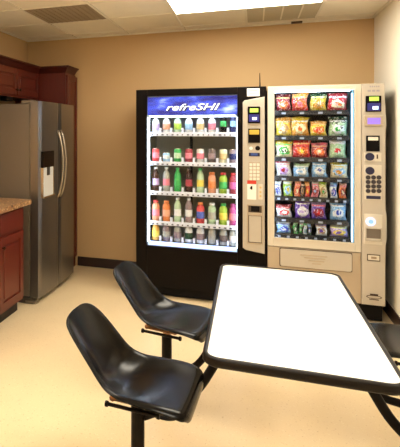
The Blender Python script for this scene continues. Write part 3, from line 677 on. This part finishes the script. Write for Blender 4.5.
for i, row in enumerate(SN):
    for k, (px, w, h, base, band, bl, bl2, words) in enumerate(row):
        dx, dy = ray(px); sc = (YP / dy) / F
        W_, H_ = w * sc * .95, h * sc
        d = min(.05, W_ * .42) if W_ > .045 else W_ * .6
        b = pillow(W_, H_, d, .04, random.random() * 6)
        x = fx(px, YP)
        sh_ = random.uniform(-.10, .10); lean = random.uniform(-.012, .012) if W_ > .06 else 0
        for v in b.verts:
            zz = v.co.z / H_; v.co.z *= 1 + lean * 3 * v.co.x / W_ * zz
            v.co += Vector((x + sh_ * v.co.z * .6 + .004 * math.sin(zz * 7 + k), YP, tz[i] + .0005))
        nm = 'snack_bag' if W_ > .06 else ('candy_roll' if i == 6 else 'snack_packet')
        o = obj(nm, b, packmat('printed_foil', base, band, bl, bl2), None, True)
        if random.random() < .99: o.rotation_euler = (0, 0, 0)
        tag(o, f'{words}, ' + (['first', 'second', 'third', 'fourth', 'fifth', 'sixth', 'seventh', 'eighth', 'ninth'][k]) + f' from left, {rown[i]} snack shelf', 'snack' if nm != 'candy_roll' else 'candy', 'snacks behind the glass')

# ------------------------------------------------------------------ table
def cat(p0, p1, p2, p3, u):
    return .5 * ((2 * p1) + (-p0 + p2) * u + (2 * p0 - 5 * p1 + 4 * p2 - p3) * u * u + (-p0 + 3 * p1 - 3 * p2 + p3) * u ** 3)
TC = Vector((.124, 2.280)); TR = math.radians(.6); TW, TL, TZ = .576, 1.215, .740
t = thing('cafeteria_table', 'long white-topped table with rounded corners and black edge in front of the vending machines', 'table', (0, 0, 0))
def slab(bm, w, l, z0, z1, r, seg=8):
    pts = rrect(-w / 2, w / 2, -l / 2, l / 2, r, seg)
    a = [bm.verts.new((x, y, z0)) for x, y in pts]; c_ = [bm.verts.new((x, y, z1)) for x, y in pts]
    for k in range(len(pts)): bm.faces.new((a[k], a[(k + 1) % len(pts)], c_[(k + 1) % len(pts)], c_[k]))
    bm.faces.new(a[::-1]); bm.faces.new(c_); return bm
b = nb(); slab(b, TW - .022, TL - .022, TZ - .03, TZ, .045); obj('tabletop', b, laminate, t)
b = nb(); pts = rrect(-TW / 2 + .006, TW / 2 - .006, -TL / 2 + .006, TL / 2 - .006, .05, 8)
prof = [(-.008, .003), (-.004, .006), (.004, .004), (.008, -.003), (.0065, -.010), (.0085, -.014), (.0085, -.021), (.004, -.026), (-.006, -.026)]
rings = []
n = len(pts)
for k, (x, y) in enumerate(pts):
    p0 = Vector(pts[k - 1]); p1 = Vector(pts[(k + 1) % n]); d = (p1 - p0).normalized(); nn = Vector((d.y, -d.x))
    rings.append([b.verts.new((x + nn.x * o_, y + nn.y * o_, TZ + h_)) for o_, h_ in prof])
for k in range(n):
    q, w = rings[k], rings[(k + 1) % n]
    for j in range(len(prof)): b.faces.new((q[j], q[(j + 1) % len(prof)], w[(j + 1) % len(prof)], w[j]))
obj('edge_band', b, edgem, t, True)
# frame under the top and four arms that swing down and out to the seat posts
SEATS = {(-1, -1): (-.405, 1.93), (-1, 1): (-.408, 2.64), (1, 1): (.69, 2.69), (1, -1): (.70, 1.93)}
b = nb(); box(b, -.02, .02, -.42, .42, .680, .705, .003); obj('center_beam', b, blackm, t)
each('cross_beam', [(-.20, .20, q - .02, q + .02, .680, .705) for q in (-.15, .40)], blackm, t, .003)
for (sx, sy), (px_, py_) in SEATS.items():
    lx_, ly_ = px_ - TC.x, py_ - TC.y; rx_ = lx_ * math.cos(-TR) - ly_ * math.sin(-TR); ry_ = lx_ * math.sin(-TR) + ly_ * math.cos(-TR)
    rx_ -= sx * .004; key = [(.12, .690), (.18, .668), (.235, .60), (.282, .52), (.325, .45), (.37, .405), (.42, .378), (abs(rx_), .365)]; y0_ = .15
    if sy > 0: key = [(.12, .690), (.18, .668), (.235, .60), (.282, .50), (.318, .40), (.36, .31), (.42, .245), (abs(rx_), .215)]; y0_ = .40
    pts = []
    for q in range(len(key) - 1):
        k0, k1, k2, k3 = key[max(0, q - 1)], key[q], key[q + 1], key[min(len(key) - 1, q + 2)]
        for u in (0, .33, .67):
            xx, zz = [cat(k0[j], k1[j], k2[j], k3[j], u) for j in (0, 1)]
            pts.append((xx, zz))
    pts.append(key[-1]); P3 = []
    for xx, zz in pts:
        f = (xx - key[0][0]) / (abs(rx_) - key[0][0]); P3.append((sx * xx, sy * y0_ + (ry_ - sy * y0_) * f ** 2, zz))
    b = nb(); tube(b, P3, .018, 12); obj('arm', b, blackm, t, True)
t.location = (TC.x, TC.y, 0); t.rotation_euler = (0, 0, TR)

# ------------------------------------------------------------------ bucket chairs
def shell():
    # (forward, height, half width, side dish)
    KEY = [(.196, .405, .150, .000), (.195, .428, .182, .001), (.178, .447, .204, .005), (.12, .455, .213, .014), (.03, .448, .208, .024), (-.045, .442, .197, .034), (-.100, .453, .186, .042),
           (-.140, .492, .177, .046), (-.172, .555, .171, .042), (-.204, .625, .165, .034), (-.238, .695, .155, .025), (-.262, .742, .137, .016), (-.274, .766, .112, .009), (-.280, .780, .078, .004), (-.283, .786, .040, .0)]
    KEY = [((f + .014 * max(0, min(1, (f + .15) / .35)) - .004 * max(0, min(1, (h - .49) / .29))), (h + .055 if h < .45 else .505 + (h - .45) * .70), w, d) for f, h, w, d in KEY]
    rows = []
    K2 = [KEY[0]] + KEY + [KEY[-1]]
    for i in range(1, len(K2) - 2):
        for q in range(3):
            u = q / 3; rows.append([cat(K2[i - 1][j], K2[i][j], K2[i + 1][j], K2[i + 2][j], u) for j in range(4)])
    rows.append(list(KEY[-1]))
    bm = nb(); NU = 16; g = []
    for i, (f, h, w, d) in enumerate(rows):
        a = rows[max(0, i - 1)]; c_ = rows[min(len(rows) - 1, i + 1)]
        tx, tz_ = c_[0] - a[0], c_[1] - a[1]; L = math.hypot(tx, tz_); nx, nz = tz_ / L, -tx / L   # normal towards the sitter
        ring = []
        for k in range(NU + 1):
            u = k / NU * 2 - 1; e = abs(u)
            off = d * e ** 2.4
            if e > .85: off -= .012 * ((e - .85) / .15) ** 1.5 * min(1, (w / .17) ** 3)
            ring.append(bm.verts.new((f + nx * off, u * w, h + nz * off)))
        g.append(ring)
    for q, w in zip(g, g[1:]):
        for k in range(NU): bm.faces.new((q[k], q[k + 1], w[k + 1], w[k]))
    return bm
def make_chair(label):
    t = thing('bucket_chair', label, 'chair', (0, 0, 0), 'black bucket chairs around the table')
    o = obj('seat_shell', shell(), plastic, t, True)
    m = o.modifiers.new('s', 'SOLIDIFY'); m.thickness = .010; m.offset = -1
    m = o.modifiers.new('v', 'SUBSURF'); m.levels = 1; m.render_levels = 2
    each('mounting_plate', [(-.09, .07, y - .016, y + .016, .460, .470) for y in (-.10, .10)] + [(-.055, .02, -.084, .084, .456, .466)], copper, t, .002)
    for x in (-.082, .062):
        b = nb(); tube(b, [(x, -.125, .474), (x, .125, .474)], .012, 8); obj('cross_bar', b, copper, t, True)
    for y in (-.135, .135):
        b = nb(); tube(b, [(-.105, y, .455), (-.095, y, .455), (-.094, y, .455), (.089, y, .455), (.09, y, .455), (.10, y, .455)], [.011, .011, .007, .007, .011, .011], 10); obj('spring_bar', b, blackm, t)
    b = nb(); tube(b, [(-.02, 0, .395), (-.02, 0, .455)], [.019, .026], 14); obj('swivel', b, copper, t, True)
    b = nb(); tube(b, [(-.02, 0, .012), (-.02, 0, .40)], .026, 18); obj('post', b, blackm, t)
    b = nb(); lathe(b, [(.085, 0), (.085, .008), (.078, .012), (.03, .013)], -.02, 0, 24); obj('floor_flange', b, blackm, t)
    return t
copper = mat('warm_bare_steel', (.62, .46, .34), .3, metal=.9)
def seatpos(sx, sy): return (*SEATS[sx, sy], 0)
ch = make_chair('nearest black moulded bucket chair, left of the table, standing in front')
ch.location = seatpos(-1, -1); ch.rotation_euler = (0, 0, math.radians(-4))
dup(ch, seatpos(-1, 1), math.radians(-10), 'black moulded bucket chair left of the table, farther one nearer the drinks machine')
dup(ch, seatpos(1, 1), math.radians(174), 'black bucket chair right of the table below the snack machine')
dup(ch, seatpos(1, -1), math.radians(180), 'black bucket chair at the near right corner of the table, mostly outside the frame')

# ------------------------------------------------------------------ world, camera, view
w = bpy.data.worlds.new('World'); bpy.context.scene.world = w; w.use_nodes = True
w.node_tree.nodes['Background'].inputs[0].default_value = (.9, .85, .75, 1); w.node_tree.nodes['Background'].inputs[1].default_value = .1
cam = bpy.data.cameras.new('Camera'); co = bpy.data.objects.new('Camera', cam); C.objects.link(co)
co.location = (0, 0, H); co.rotation_euler = (PI / 2, 0, TH)
cam.sensor_fit = 'HORIZONTAL'; cam.sensor_width = 36; cam.lens = F / 400 * 36
cam.shift_x = (200 - CX) / 400; cam.shift_y = -(223.5 - HY) / 400
cam.clip_start = .05
sc = bpy.context.scene; sc.camera = co
sc.view_settings.view_transform = 'Standard'; sc.view_settings.look = 'None'; sc.view_settings.gamma = 1; sc.view_settings.use_curve_mapping = False
sc.view_settings.exposure = 1.0
